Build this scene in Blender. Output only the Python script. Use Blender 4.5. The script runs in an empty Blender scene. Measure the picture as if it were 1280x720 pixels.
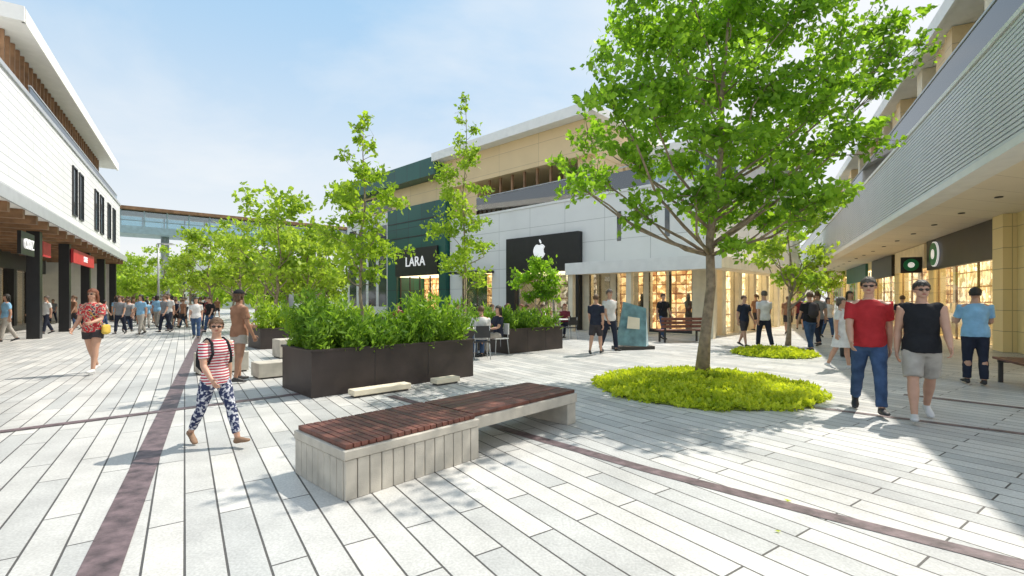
import bpy, math, random
import numpy as np
from mathutils import Vector, Matrix, noise
random.seed(7); rng=np.random.default_rng(7)
S=bpy.context.scene
COL=S.collection
CAMH=1.5; F=600.0
def gp(px,py):
    Y=F*CAMH/(py-375.0); return ((px-640)/F*Y,Y)
# ------------------------------------------------------------ materials
def newmat(name):
    m=bpy.data.materials.new(name); m.use_nodes=True
    nt=m.node_tree; b=nt.nodes["Principled BSDF"]; return m,nt,b
def N(nt,t,**k):
    n=nt.nodes.new(t)
    for a,v in k.items(): setattr(n,a,v)
    return n
def rgba(c): return (c[0],c[1],c[2],1)
def mat(name,c,rough=.7,metal=0,var=.15,scale=3.0,bump=.0,bscale=40,spec=.5):
    m,nt,b=newmat(name)
    b.inputs['Roughness'].default_value=rough; b.inputs['Metallic'].default_value=metal
    b.inputs['Specular IOR Level'].default_value=spec
    tc=N(nt,'ShaderNodeTexCoord'); nz=N(nt,'ShaderNodeTexNoise'); nz.inputs['Scale'].default_value=scale; nz.inputs['Detail'].default_value=6
    nt.links.new(tc.outputs['Object'],nz.inputs['Vector'])
    r=N(nt,'ShaderNodeValToRGB'); r.color_ramp.elements[0].position=.3; r.color_ramp.elements[1].position=.72
    r.color_ramp.elements[0].color=rgba([max(0,x*(1-var)) for x in c]); r.color_ramp.elements[1].color=rgba([min(1,x*(1+var)) for x in c])
    nt.links.new(nz.outputs['Fac'],r.inputs['Fac']); nt.links.new(r.outputs['Color'],b.inputs['Base Color'])
    if bump>0:
        n2=N(nt,'ShaderNodeTexNoise'); n2.inputs['Scale'].default_value=bscale; n2.inputs['Detail'].default_value=4
        nt.links.new(tc.outputs['Object'],n2.inputs['Vector'])
        bp=N(nt,'ShaderNodeBump'); bp.inputs['Strength'].default_value=bump; bp.inputs['Distance'].default_value=.02
        nt.links.new(n2.outputs['Fac'],bp.inputs['Height']); nt.links.new(bp.outputs['Normal'],b.inputs['Normal'])
    return m
def panelmat(name,c,c2,w,h,mort=.015,mc=(.25,.25,.25),rough=.5,offset=0.0,bump=.3):
    m,nt,b=newmat(name); b.inputs['Roughness'].default_value=rough
    tc=N(nt,'ShaderNodeTexCoord'); sp=N(nt,'ShaderNodeSeparateXYZ'); ad=N(nt,'ShaderNodeMath',operation='ADD'); cb=N(nt,'ShaderNodeCombineXYZ')
    L=nt.links.new
    L(tc.outputs['Object'],sp.inputs[0]); L(sp.outputs[0],ad.inputs[0]); L(sp.outputs[1],ad.inputs[1]); L(ad.outputs[0],cb.inputs[0]); L(sp.outputs[2],cb.inputs[1])
    br=N(nt,'ShaderNodeTexBrick'); br.offset=offset; br.inputs['Scale'].default_value=1
    br.inputs['Brick Width'].default_value=w; br.inputs['Row Height'].default_value=h; br.inputs['Mortar Size'].default_value=mort; br.inputs['Mortar Smooth'].default_value=.1
    br.inputs['Color1'].default_value=rgba(c); br.inputs['Color2'].default_value=rgba(c2); br.inputs['Mortar'].default_value=rgba(mc)
    L(cb.outputs[0],br.inputs['Vector'])
    nz=N(nt,'ShaderNodeTexNoise'); nz.inputs['Scale'].default_value=.7; nz.inputs['Detail'].default_value=8; L(tc.outputs['Object'],nz.inputs['Vector'])
    mr=N(nt,'ShaderNodeMapRange'); mr.inputs[3].default_value=.88; mr.inputs[4].default_value=1.08; L(nz.outputs['Fac'],mr.inputs[0])
    mx=N(nt,'ShaderNodeMix',data_type='RGBA',blend_type='MULTIPLY'); mx.inputs[0].default_value=1
    L(br.outputs['Color'],mx.inputs[6]); L(mr.outputs[0],mx.inputs[7]); L(mx.outputs[2],b.inputs['Base Color'])
    bp=N(nt,'ShaderNodeBump'); bp.invert=True; bp.inputs['Strength'].default_value=bump; bp.inputs['Distance'].default_value=.02
    L(br.outputs['Fac'],bp.inputs['Height']); L(bp.outputs['Normal'],b.inputs['Normal'])
    return m
def glassmat(name,tint=(.75,.85,.88),fac=.3):
    m=bpy.data.materials.new(name); m.use_nodes=True; nt=m.node_tree; nt.nodes.clear()
    o=N(nt,'ShaderNodeOutputMaterial'); t=N(nt,'ShaderNodeBsdfTransparent'); g=N(nt,'ShaderNodeBsdfGlossy'); mx=N(nt,'ShaderNodeMixShader'); fr=N(nt,'ShaderNodeLayerWeight')
    t.inputs[0].default_value=rgba(tint); g.inputs['Roughness'].default_value=.03
    mr=N(nt,'ShaderNodeMapRange'); mr.inputs[3].default_value=fac*.25; mr.inputs[4].default_value=min(1,fac*2.0); fr.inputs[0].default_value=.5
    L=nt.links.new; L(fr.outputs['Fresnel'],mr.inputs[0]); L(mr.outputs[0],mx.inputs[0]); L(t.outputs[0],mx.inputs[1]); L(g.outputs[0],mx.inputs[2]); L(mx.outputs[0],o.inputs[0])
    return m
def leafmat(name,c1,c2,trans=.45):
    m=bpy.data.materials.new(name); m.use_nodes=True; nt=m.node_tree; nt.nodes.clear(); L=nt.links.new
    o=N(nt,'ShaderNodeOutputMaterial'); p=N(nt,'ShaderNodeBsdfPrincipled'); t=N(nt,'ShaderNodeBsdfTranslucent'); mx=N(nt,'ShaderNodeMixShader'); mx.inputs[0].default_value=trans
    p.inputs['Roughness'].default_value=.5; p.inputs['Specular IOR Level'].default_value=.35
    at=N(nt,'ShaderNodeAttribute'); at.attribute_name='tint'
    tc=N(nt,'ShaderNodeTexCoord'); nz=N(nt,'ShaderNodeTexNoise'); nz.inputs['Scale'].default_value=1.3; L(tc.outputs['Object'],nz.inputs['Vector'])
    ad=N(nt,'ShaderNodeMath',operation='MULTIPLY_ADD'); ad.inputs[1].default_value=.6; L(at.outputs['Fac'],ad.inputs[0]); 
    sb=N(nt,'ShaderNodeMath',operation='MULTIPLY_ADD'); sb.inputs[1].default_value=1.6; sb.inputs[2].default_value=-.5; L(nz.outputs['Fac'],sb.inputs[0]); L(sb.outputs[0],ad.inputs[2])
    r=N(nt,'ShaderNodeValToRGB'); r.color_ramp.elements[0].color=rgba(c1); r.color_ramp.elements[1].color=rgba(c2); L(ad.outputs[0],r.inputs[0])
    L(r.outputs[0],p.inputs['Base Color'])
    g=N(nt,'ShaderNodeMix',data_type='RGBA',blend_type='MULTIPLY'); g.inputs[0].default_value=1; g.inputs[7].default_value=(1.7,1.65,.8,1); g.clamp_result=False
    L(r.outputs[0],g.inputs[6]); L(g.outputs[2],t.inputs[0])
    L(p.outputs[0],mx.inputs[1]); L(t.outputs[0],mx.inputs[2]); L(mx.outputs[0],o.inputs[0])
    return m
def shopmat(name,strength=.7,cols=((.9,.55,.22),(.35,.14,.05),(1,.8,.5)),w=.5,h=.45):
    m,nt,b=newmat(name); L=nt.links.new
    tc=N(nt,'ShaderNodeTexCoord'); sp=N(nt,'ShaderNodeSeparateXYZ'); ad=N(nt,'ShaderNodeMath',operation='ADD'); cb=N(nt,'ShaderNodeCombineXYZ')
    L(tc.outputs['Object'],sp.inputs[0]); L(sp.outputs[0],ad.inputs[0]); L(sp.outputs[1],ad.inputs[1]); L(ad.outputs[0],cb.inputs[0]); L(sp.outputs[2],cb.inputs[1])
    v=N(nt,'ShaderNodeTexVoronoi'); v.inputs['Scale'].default_value=4.5; L(cb.outputs[0],v.inputs['Vector'])
    r=N(nt,'ShaderNodeValToRGB'); e=r.color_ramp.elements; e[0].color=rgba(cols[1]); e[1].color=rgba(cols[2]); k=e.new(.55); k.color=rgba(cols[0]); k=e.new(.3); k.color=rgba([x*.5 for x in cols[0]])
    s2=N(nt,'ShaderNodeSeparateColor'); L(v.outputs['Color'],s2.inputs[0]); L(s2.outputs[0],r.inputs[0])
    br=N(nt,'ShaderNodeTexBrick'); br.offset=0; br.inputs['Scale'].default_value=1; br.inputs['Brick Width'].default_value=w; br.inputs['Row Height'].default_value=h; br.inputs['Mortar Size'].default_value=.03
    br.inputs['Color1'].default_value=(1,1,1,1); br.inputs['Color2'].default_value=(.6,.6,.6,1); br.inputs['Mortar'].default_value=(.25,.15,.1,1); L(cb.outputs[0],br.inputs['Vector'])
    mx=N(nt,'ShaderNodeMix',data_type='RGBA',blend_type='MULTIPLY'); mx.inputs[0].default_value=1; L(r.outputs[0],mx.inputs[6]); L(br.outputs[0],mx.inputs[7])
    L(mx.outputs[2],b.inputs['Base Color']); L(mx.outputs[2],b.inputs['Emission Color']); b.inputs['Emission Strength'].default_value=strength  # shop lighting put into the shelf backdrop as emission
    return m
M={}
M['conc']=mat('bench_concrete',(.54,.50,.43),.8,var=.18,scale=5,bump=.25,bscale=90)
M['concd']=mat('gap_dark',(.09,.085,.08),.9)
M['wood']=mat('seat_hardwood',(.17,.060,.042),.45,var=.45,scale=6,bump=.15,bscale=60)
M['wood2']=mat('seat_hardwood_b',(.11,.042,.030),.45,var=.45,scale=8,bump=.15,bscale=60)
M['planter']=mat('planter_steel',(.046,.034,.031),.5,var=.35,scale=2,bump=.05)
M['soil']=mat('soil',(.05,.035,.02),1,var=.5,scale=12,bump=.6)
M['soilg']=mat('groundcover_base',(.16,.20,.02),1,var=.5,scale=12,bump=.6)
M['white']=panelmat('white_panel',(.88,.875,.85),(.84,.835,.82),2.4,1.1,.012,(.5,.5,.48))
M['whitel']=panelmat('white_board',(.83,.83,.82),(.74,.75,.76),1.8,.30,.014,(.40,.43,.47),offset=.5)
M['plain']=mat('white_paint',(.84,.835,.81),.6,var=.05)
M['cream']=mat('cream_stone',(.78,.70,.54),.7,var=.1,bump=.1)
M['tan']=panelmat('tan_panel',(.82,.62,.36),(.78,.59,.34),3.0,1.0,.01,(.48,.36,.22))
M['teal']=panelmat('teal_panel',(.008,.085,.070),(.010,.11,.09),1.5,2.2,.02,(.01,.03,.03),rough=.35)
M['dark']=mat('dark_metal',(.03,.03,.032),.4,var=.2)
M['black']=mat('black_panel',(.014,.014,.016),.4,var=.2)
M['grey']=mat('grey_metal',(.46,.48,.50),.4,metal=.2,var=.06)
M['backing']=mat('cladding_backing',(.30,.32,.35),.5,var=.06)
M['slat']=mat('aluminium_slat',(.70,.72,.74),.42,metal=.05,var=.05,scale=1)
M['soffit']=panelmat('soffit_board',(.86,.78,.64),(.82,.73,.61),1.2,1.2,.01,(.5,.43,.34))
M['timber']=mat('timber',(.28,.155,.08),.6,var=.35,scale=2.5)
M['yellow']=panelmat('limestone',(.88,.72,.38),(.82,.67,.35),1.2,.6,.01,(.5,.4,.22))
M['glass']=glassmat('glass',(.9,.93,.93),.16)
M['glassb']=glassmat('balustrade_glass',(.70,.86,.91),.5)
M['win']=mat('window_dark',(.05,.065,.075),.08,var=.4,scale=.6,spec=1)
M['shop']=shopmat('shop_interior_glow',1.6)
M['shop2']=shopmat('shop_interior_glow_b',2.4,((1,.74,.38),(.6,.38,.16),(1,.92,.7)),.9,.7)
M['shopd']=shopmat('shop_interior_glow_dim',.8,((.55,.45,.33),(.08,.07,.06),(.9,.85,.75)),.7,.8)
M['ceil']=mat('shop_ceiling_glow',(.85,.75,.55),.6,var=.02)
sb=M['ceil'].node_tree.nodes['Principled BSDF']; sb.inputs['Emission Color'].default_value=(1,.80,.48,1); sb.inputs['Emission Strength'].default_value=2.4  # ceiling itself emits, standing in for the shop lamps
M['sign']=mat('sign_white',(.85,.85,.85),.5,var=.02); 
sb=M['sign'].node_tree.nodes['Principled BSDF']; sb.inputs['Emission Color'].default_value=(1,1,1,1); sb.inputs['Emission Strength'].default_value=.4
M['green']=mat('sign_green',(.01,.22,.09),.4)
M['red']=mat('sign_red',(.55,.03,.04),.5)
M['teals']=mat('board_teal',(.16,.30,.34),.4,var=.4,scale=4)
M['steelblue']=mat('bridge_steel',(.36,.50,.56),.5,var=.15)
M['bark']=mat('bark',(.29,.22,.15),.9,var=.4,scale=9,bump=.8,bscale=30)
M['bark2']=mat('bark_pale',(.30,.24,.17),.9,var=.35,scale=9,bump=.5,bscale=30)
M['leafA']=leafmat('leaf_big',(.065,.165,.015),(.30,.50,.05),.55)
M['leafB']=leafmat('leaf_young',(.11,.22,.02),(.36,.50,.06),.55)
M['leafC']=leafmat('leaf_far',(.14,.26,.03),(.42,.55,.08),.5)
M['leafD']=leafmat('leaf_shrub',(.05,.14,.018),(.27,.44,.05),.45)
M['bed']=leafmat('leaf_groundcover',(.28,.38,.02),(.60,.66,.06),.4)
# ------------------------------------------------------------ mesh helpers
def link(o,parent=None):
    COL.objects.link(o)
    if parent is not None: o.parent=parent
    return o
def empty(name,loc=(0,0,0),rz=0):
    e=bpy.data.objects.new(name,None); e.location=loc; e.rotation_euler=(0,0,rz); e.empty_display_size=.2; COL.objects.link(e); return e
class MB:
    """accumulating mesh builder, with material slots"""
    def __init__(s): s.v=[]; s.f=[]; s.mi=[]; s.mats=[]; s.sm=[]
    def mid(s,m):
        if m not in s.mats: s.mats.append(m)
        return s.mats.index(m)
    def add(s,v,f,m,smooth=False):
        o=len(s.v); s.v.extend([tuple(p) for p in v]); k=s.mid(m)
        for q in f: s.f.append([i+o for i in q]); s.mi.append(k); s.sm.append(smooth)
    def box(s,x0,x1,y0,y1,z0,z1,m):
        x0,x1=min(x0,x1),max(x0,x1); y0,y1=min(y0,y1),max(y0,y1)
        v=[(x0,y0,z0),(x1,y0,z0),(x1,y1,z0),(x0,y1,z0),(x0,y0,z1),(x1,y0,z1),(x1,y1,z1),(x0,y1,z1)]
        f=[(0,3,2,1),(4,5,6,7),(0,1,5,4),(1,2,6,5),(2,3,7,6),(3,0,4,7)]
        s.add(v,f,m)
    def cyl(s,p0,p1,r0,r1,m,seg=12):
        v,f=tube([p0,p1],[(r0,r0),(r1,r1)],seg); s.add(v,f,m,True)
    def obj(s,name,parent=None,bevel=0,loc=None):
        me=bpy.data.meshes.new(name); me.from_pydata(s.v,[],s.f)
        for m in s.mats: me.materials.append(m)
        me.polygons.foreach_set('material_index',s.mi); me.polygons.foreach_set('use_smooth',s.sm); me.update()
        o=bpy.data.objects.new(name,me); link(o,parent)
        if loc: o.location=loc
        if bevel>0:
            b=o.modifiers.new('bev','BEVEL'); b.width=bevel; b.segments=2; b.limit_method='ANGLE'; b.angle_limit=math.radians(50)
        return o
def tube(pts,rad,seg=12,hint=(1,0,0),rnd=False):
    P=[np.array(p,float) for p in pts]; R=[tuple(r) if hasattr(r,'__len__') else (r,r) for r in rad]
    if rnd:
        t=P[0]-P[1]; t/=np.linalg.norm(t)+1e-9; r=min(R[0]); A=[P[0]+t*r*.9,P[0]+t*r*.55]; RA=[(R[0][0]*.4,R[0][1]*.4),(R[0][0]*.8,R[0][1]*.8)]
        t=P[-1]-P[-2]; t/=np.linalg.norm(t)+1e-9; r=min(R[-1]); B=[P[-1]+t*r*.55,P[-1]+t*r*.9]; RB=[(R[-1][0]*.8,R[-1][1]*.8),(R[-1][0]*.4,R[-1][1]*.4)]
        P=A+P+B; R=RA+R+RB
    n=len(P); V=[]; Fc=[]
    for i in range(n):
        t=P[min(i+1,n-1)]-P[max(i-1,0)]; t/=np.linalg.norm(t)+1e-9
        h=np.array(hint,float)
        if abs(h@t)>.95: h=np.array((0,1,0.)) if abs(t[1])<.9 else np.array((1,0,0.))
        a=h-t*(h@t); a/=np.linalg.norm(a); b=np.cross(t,a)
        for k in range(seg):
            q=2*math.pi*k/seg; V.append(P[i]+a*math.cos(q)*R[i][0]+b*math.sin(q)*R[i][1])
    for i in range(n-1):
        for k in range(seg):
            k2=(k+1)%seg; Fc.append((i*seg+k,i*seg+k2,(i+1)*seg+k2,(i+1)*seg+k))
    Fc.append(tuple(range(seg-1,-1,-1))); Fc.append(tuple((n-1)*seg+k for k in range(seg)))
    return V,Fc
def ellip(c,r,seg=16,rings=10,M3=None):
    V=[];Fc=[]
    for i in range(rings+1):
        th=math.pi*i/rings
        for k in range(seg):
            ph=2*math.pi*k/seg; p=np.array((r[0]*math.sin(th)*math.cos(ph),r[1]*math.sin(th)*math.sin(ph),r[2]*math.cos(th)))
            if M3 is not None: p=M3@p
            V.append(p+np.array(c))
    for i in range(rings):
        for k in range(seg):
            k2=(k+1)%seg; Fc.append((i*seg+k,(i+1)*seg+k,(i+1)*seg+k2,i*seg+k2))
    return V,Fc
def fastmesh(name,V,quads,m,tint=None):
    me=bpy.data.meshes.new(name); nv=len(V); nq=len(quads)
    me.vertices.add(nv); me.vertices.foreach_set('co',np.asarray(V,dtype=np.float32).ravel())
    me.loops.add(nq*4); me.loops.foreach_set('vertex_index',np.asarray(quads,dtype=np.int32).ravel())
    me.polygons.add(nq); me.polygons.foreach_set('loop_start',np.arange(0,nq*4,4,dtype=np.int32))
    if tint is not None:
        a=me.attributes.new('tint','FLOAT','POINT'); a.data.foreach_set('value',np.asarray(tint,dtype=np.float32))
    me.update(calc_edges=True); me.materials.append(m); return me
def leaves(name,P,size,m,aspect=.55,up=.0,sizevar=.4,flat=False):
    P=np.asarray(P); n=len(P)
    a=rng.normal(size=(n,3)); a[:,2]+=up
    if flat: a[:,2]*=.05
    a/=np.linalg.norm(a,axis=1)[:,None]
    c=rng.normal(size=(n,3)); 
    if flat: c=np.tile((0,0,1.),(n,1))
    b=np.cross(a,c); b/=np.linalg.norm(b,axis=1)[:,None]; nn=np.cross(a,b)
    L=size*(1+sizevar*(rng.random(n)*2-1)); L=L[:,None]; W=L*aspect
    V=np.empty((n,4,3)); V[:,0]=P; V[:,1]=P+a*L*.5+b*W*.5+nn*L*.08; V[:,2]=P+a*L; V[:,3]=P+a*L*.5-b*W*.5+nn*L*.08
    q=np.arange(n*4).reshape(n,4); t=np.repeat(rng.random(n),4)
    return fastmesh(name,V.reshape(-1,3),q,m,t)
# ------------------------------------------------------------ trees
def tree(name,base,top,tr,blobs,lsize,barkm,leafm,dens=500,twigs=9,wob=.12,seed=0,aspect=.55,minatt=.25,jit=.16,bthin=1.0):
    R=np.random.default_rng(seed); base=np.array(base,float); top=np.array(top,float)
    e=empty(name,tuple(base)); top=top-base; mb=MB(); n=9
    tp=[top*(i/(n-1))+np.array((R.normal()*wob,R.normal()*wob,0))*(0 if i==0 else math.sin(math.pi*i/n)) for i in range(n)]
    trad=[tr*(1-.85*i/(n-1)) for i in range(n)]; trad[0]=tr*1.35
    v,f=tube(tp,trad,12); mb.add(v,f,barkm,True)
    def on(t):
        x=t*(n-1); i=min(int(x),n-2); k=x-i; return tp[i]*(1-k)+tp[i+1]*k, trad[i]*(1-k)+trad[i+1]*k
    LP=[]
    for (c,r) in blobs:
        c=np.array(c,float)-base
        hd=math.hypot(c[0]-top[0]*.5,c[1]-top[1]*.5); zt=max(minatt*top[2],c[2]-hd*.75-r*.3); t=min(.95,max(minatt,zt/top[2]))
        p0,r0=on(t); r1=min(r0*.6,.018+.016*np.linalg.norm(c-p0))*bthin
        mid=(p0+c)/2+np.array((R.normal()*.12,R.normal()*.12,-.08*hd))
        path=[p0,(p0+mid)/2+R.normal(size=3)*.03,mid,(mid+c)/2+R.normal(size=3)*.05,c]
        v,f=tube(path,[r1,r1*.85,r1*.65,r1*.45,r1*.22],7); mb.add(v,f,barkm,True)
        for k in range(twigs):
            d=R.normal(size=3); d[2]=d[2]*.6+.15; d/=np.linalg.norm(d)
            st=path[3]*(1-(q:=R.random()))+c*q if k%2 else c
            en=c+d*r*(.6+.65*R.random())
            m2=(st+en)/2+R.normal(size=3)*.05*r
            v,f=tube([st,m2,en],[r1*.22+.003,r1*.13+.002,.002],4); mb.add(v,f,barkm,True)
            nl=max(6,int(dens*r*r/twigs*4)); u=R.random(nl)**.6
            pp=st[None]*(1-u[:,None])+en[None]*u[:,None]; pp=pp+R.normal(size=(nl,3))*(r*jit)*np.array((1,1,.6)); LP.append(pp)
    mb.obj('trunk_and_limbs',e)
    me=leaves('foliage',np.concatenate(LP),lsize,leafm,aspect); link(bpy.data.objects.new('foliage',me),e)
    return e
# ------------------------------------------------------------ ground
def ground():
    m,nt,b=newmat('stone_paving'); L=nt.links.new
    tc=N(nt,'ShaderNodeTexCoord'); mp=N(nt,'ShaderNodeMapping'); mp.inputs['Rotation'].default_value=(0,0,-math.radians(90+34.3))
    L(tc.outputs['Object'],mp.inputs[0])
    br=N(nt,'ShaderNodeTexBrick'); br.offset=.37; br.offset_frequency=2; br.squash=1
    br.inputs['Scale'].default_value=1; br.inputs['Brick Width'].default_value=1.5; br.inputs['Row Height'].default_value=.2; br.inputs['Mortar Size'].default_value=.007; br.inputs['Mortar Smooth'].default_value=.2
    br.inputs['Color1'].default_value=(.66,.645,.61,1); br.inputs['Color2'].default_value=(.47,.475,.465,1); br.inputs['Mortar'].default_value=(.09,.085,.08,1); L(mp.outputs[0],br.inputs['Vector'])
    nz=N(nt,'ShaderNodeTexNoise'); nz.inputs['Scale'].default_value=.9; nz.inputs['Detail'].default_value=9; nz.inputs['Roughness'].default_value=.7; L(tc.outputs['Object'],nz.inputs['Vector'])
    mr=N(nt,'ShaderNodeMapRange'); mr.inputs[1].default_value=.3; mr.inputs[2].default_value=.7; mr.inputs[3].default_value=.70; mr.inputs[4].default_value=1.12; L(nz.outputs['Fac'],mr.inputs[0])
    n3=N(nt,'ShaderNodeTexNoise'); n3.inputs['Scale'].default_value=60; n3.inputs['Detail'].default_value=4; L(tc.outputs['Object'],n3.inputs['Vector'])
    mr3=N(nt,'ShaderNodeMapRange'); mr3.inputs[1].default_value=.35; mr3.inputs[2].default_value=.65; mr3.inputs[3].default_value=.86; mr3.inputs[4].default_value=1.08; L(n3.outputs['Fac'],mr3.inputs[0])
    mx=N(nt,'ShaderNodeMix',data_type='RGBA',blend_type='MULTIPLY'); mx.inputs[0].default_value=1; L(br.outputs[0],mx.inputs[6]); L(mr.outputs[0],mx.inputs[7])
    m2=N(nt,'ShaderNodeMix',data_type='RGBA',blend_type='MULTIPLY'); m2.inputs[0].default_value=1; L(mx.outputs[2],m2.inputs[6]); L(mr3.outputs[0],m2.inputs[7])
    L(m2.outputs[2],b.inputs['Base Color'])
    rr=N(nt,'ShaderNodeMapRange'); rr.inputs[3].default_value=.32; rr.inputs[4].default_value=.7; L(nz.outputs['Fac'],rr.inputs[0]); L(rr.outputs[0],b.inputs['Roughness'])
    bp=N(nt,'ShaderNodeBump'); bp.invert=True; bp.inputs['Strength'].default_value=.6; bp.inputs['Distance'].default_value=.01; L(br.outputs['Fac'],bp.inputs['Height'])
    b2=N(nt,'ShaderNodeBump'); b2.inputs['Strength'].default_value=.12; b2.inputs['Distance'].default_value=.01; L(n3.outputs['Fac'],b2.inputs['Height']); L(bp.outputs[0],b2.inputs['Normal']); L(b2.outputs[0],b.inputs['Normal'])
    mb=MB(); mb.add([(-600,-600,0),(600,-600,0),(600,600,0),(-600,600,0)],[(0,1,2,3)],m); mb.obj('ground')
    sm=mat('dark_granite',(.135,.095,.10),.5,var=.55,scale=9,bump=.2)
    def strip(pts,w,z=.004):
        mb=MB(); V=[]; n=len(pts)
        for i,p in enumerate(pts):
            a=np.array(pts[max(i-1,0)]); c=np.array(pts[min(i+1,n-1)]); t=(c-a)/np.linalg.norm(c-a); q=np.array((-t[1],t[0]))*w/2
            V+=[(*(np.array(p)-q),z),(*(np.array(p)+q),z)]
        mb.add(V,[(2*i,2*i+2,2*i+3,2*i+1) for i in range(n-1)],sm); mb.obj('paving_strip')
    d=np.array((-.527,.85)); p=np.array((-2.26,2.62)); strip([tuple(p-d*4),tuple(p),tuple(p+d*9),tuple(p+d*30)],.20)
    strip([(-1.9,7.5),(-.86,6.43),(.06,5.42),(1.22,4.22),(2.08,3.43),(2.93,2.68),(4.6,1.25)],.14)
    strip([(-9,2.5),(-6,5.27),(-3.3,7.75)],.15,.008)
    strip([(6.2,7.6),(8.6,5.0)],.15)
    strip([(2.6,8.6),(4.2,6.7),(5.8,5.3),(7,4)],.12)
ground()
# ------------------------------------------------------------ bench
def bench():
    e=empty('slatted_bench',(-1.24,3.56,0),math.atan2(.73,.68))
    mb=MB(); A=M['conc']
    L1=1.36; W=.88; L2=3.06
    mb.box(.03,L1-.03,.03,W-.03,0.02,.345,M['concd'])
    nb=13; w=L1/nb
    for i in range(nb):
        mb.box(i*w+.004,(i+1)*w-.004,0,.028,0.0,.30,A); mb.box(i*w+.004,(i+1)*w-.004,W-.028,W,0,.30,A)
    nb=8; w=(W-.06)/nb
    for i in range(nb):
        mb.box(0,.028,.03+i*w+.004,.03+(i+1)*w-.004,0,.30,A); mb.box(L1-.028,L1,.03+i*w+.004,.03+(i+1)*w-.004,0,.30,A)
    mb.box(-.005,L1+.005,-.005,W+.005,.303,.372,A)
    mb.obj('concrete_block',e,bevel=.006)
    mb=MB(); mb.box(L1+.01,L2,.07,W,.255,.368,A); mb.box(L2-.17,L2-.002,.09,W-.02,0,.252,A)
    mb.obj('cantilever_slab',e,bevel=.008)
    mb=MB(); n=20; w=(L1-.04)/n
    for i in range(n): mb.box(.02+i*w+.004,.02+(i+1)*w-.004,.03,W-.015,.375,.412+random.uniform(-.001,.001),M['wood'] if random.random()<.6 else M['wood2'])
    n=7; w=(W-.1)/n
    for i in range(n):
        for (a,b2) in ((L1+.01,2.2),(2.206,L2-.02)): mb.box(a,b2,.09+i*w+.004,.09+(i+1)*w-.004,.371,.408+random.uniform(-.001,.001),M['wood'] if random.random()<.6 else M['wood2'])
    mb.obj('timber_slats',e,bevel=.004)
bench()
def bench2(name,loc,rz):
    e=empty(name,loc,rz); mb=MB()
    for i in range(5): mb.box(0,1.8,i*.1,i*.1+.085,.41,.45,M['wood'])
    for i in range(3): mb.box(0,1.8,.5,.53,.52+i*.13,.62+i*.13,M['wood'])
    for x in (.15,1.6):
        mb.box(x,x+.06,0.02,.48,.36,.405,M['dark']); mb.box(x,x+.06,.03,.09,0,.36,M['dark']); mb.box(x,x+.06,.42,.48,0,.36,M['dark']); mb.box(x,x+.06,.45,.497,.41,.9,M['dark'])
    mb.obj('seat_back_and_legs',e,bevel=.005)
bench2('park_bench',(8.95,8.95,0),math.atan2(-.889,-.459))
bench2('park_bench',(6.9,17.6,0),math.radians(190))
# ------------------------------------------------------------ planters
def planter(loc,rz,L,W,H):
    e=empty('planter_box',loc,rz); mb=MB(); t=.05; A=M['planter']
    mb.box(0,L,0,t,0.0,H,A); mb.box(0,L,W-t,W,0,H,A); mb.box(0,t,t,W-t,0,H,A); mb.box(L-t,L,t,W-t,0,H,A); mb.box(t,L-t,t,W-t,0,H-.09,M['soil'])
    for i in range(1,3): mb.box(L*i/3-.004,L*i/3+.004,-.003,0.001,.02,H-.02,M['black'])
    mb.box(-.02,L+.02,-.02,t+.01,H+.001,H+.035,A); mb.box(-.02,L+.02,W-t-.01,W+.02,H+.001,H+.035,A); mb.box(-.02,t+.01,t+.012,W-t-.012,H+.001,H+.033,A); mb.box(L-t-.01,L+.02,t+.012,W-t-.012,H+.001,H+.033,A)
    mb.obj('box',e,bevel=.006)
def shrubs(name,loc,rz,L,W,z,h,n,size,m):
    """leafy planting: stems rising from the soil"""
    R=np.random.default_rng(len(name)+n); e=empty(name,loc,rz); P=[]; 
    ns=n//30
    for k in range(ns):
        x=R.uniform(.06,L-.06); y=R.uniform(.04,W-.04); hh=h*R.uniform(.4,1.15)*(1+.28*math.sin(x*2.9+1)+.15*math.sin(x*7+y*5)); dx,dy=R.normal(size=2)*.17
        u=R.random(30)**.8
        P.append(np.stack([x+dx*u+R.normal(size=30)*.04,y+dy*u+R.normal(size=30)*.04,z+hh*u],1))
    me=leaves('foliage',np.concatenate(P),size,m,.30,up=1.2); link(bpy.data.objects.new('foliage',me),e)
rz=math.atan2(.688,.726)
planter((-3.05,7.3,0),rz,3.15,1.3,.70)
shrubs('planter_shrub',(-3.05,7.3,0),rz,3.15,1.3,.60,.70,16000,.12,M['leafD'])
planter((-.1,13.3,0),rz,2.3,2.2,.66)
shrubs('planter_shrub',(-.1,13.3,0),rz,2.3,2.2,.55,.55,8000,.14,M['leafD'])
planter((-7.6,14.5,0),rz,4.0,1.3,.6)
shrubs('planter_shrub',(-7.6,14.5,0),rz,4.0,1.3,.5,.8,8000,.15,M['leafB'])
def block(loc,r,dx,dy,h,m):
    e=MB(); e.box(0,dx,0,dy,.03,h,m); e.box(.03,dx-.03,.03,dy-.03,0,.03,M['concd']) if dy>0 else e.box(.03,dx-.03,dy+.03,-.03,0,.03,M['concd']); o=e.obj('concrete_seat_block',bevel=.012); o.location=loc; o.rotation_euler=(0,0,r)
block((-4.75,9.0,0),rz,.95,.5,.3,M['conc']); block((-5.9,12.2,0),rz,1.1,.6,.48,M['conc'])
block((-2.55,7.45,0),rz,1.0,-.22,.12,M['cream']); block((-1.45,8.5,0),rz,.5,-.22,.12,M['cream'])
block((-6.2,9.5,0),rz,.9,.5,.42,M['conc'])
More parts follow.
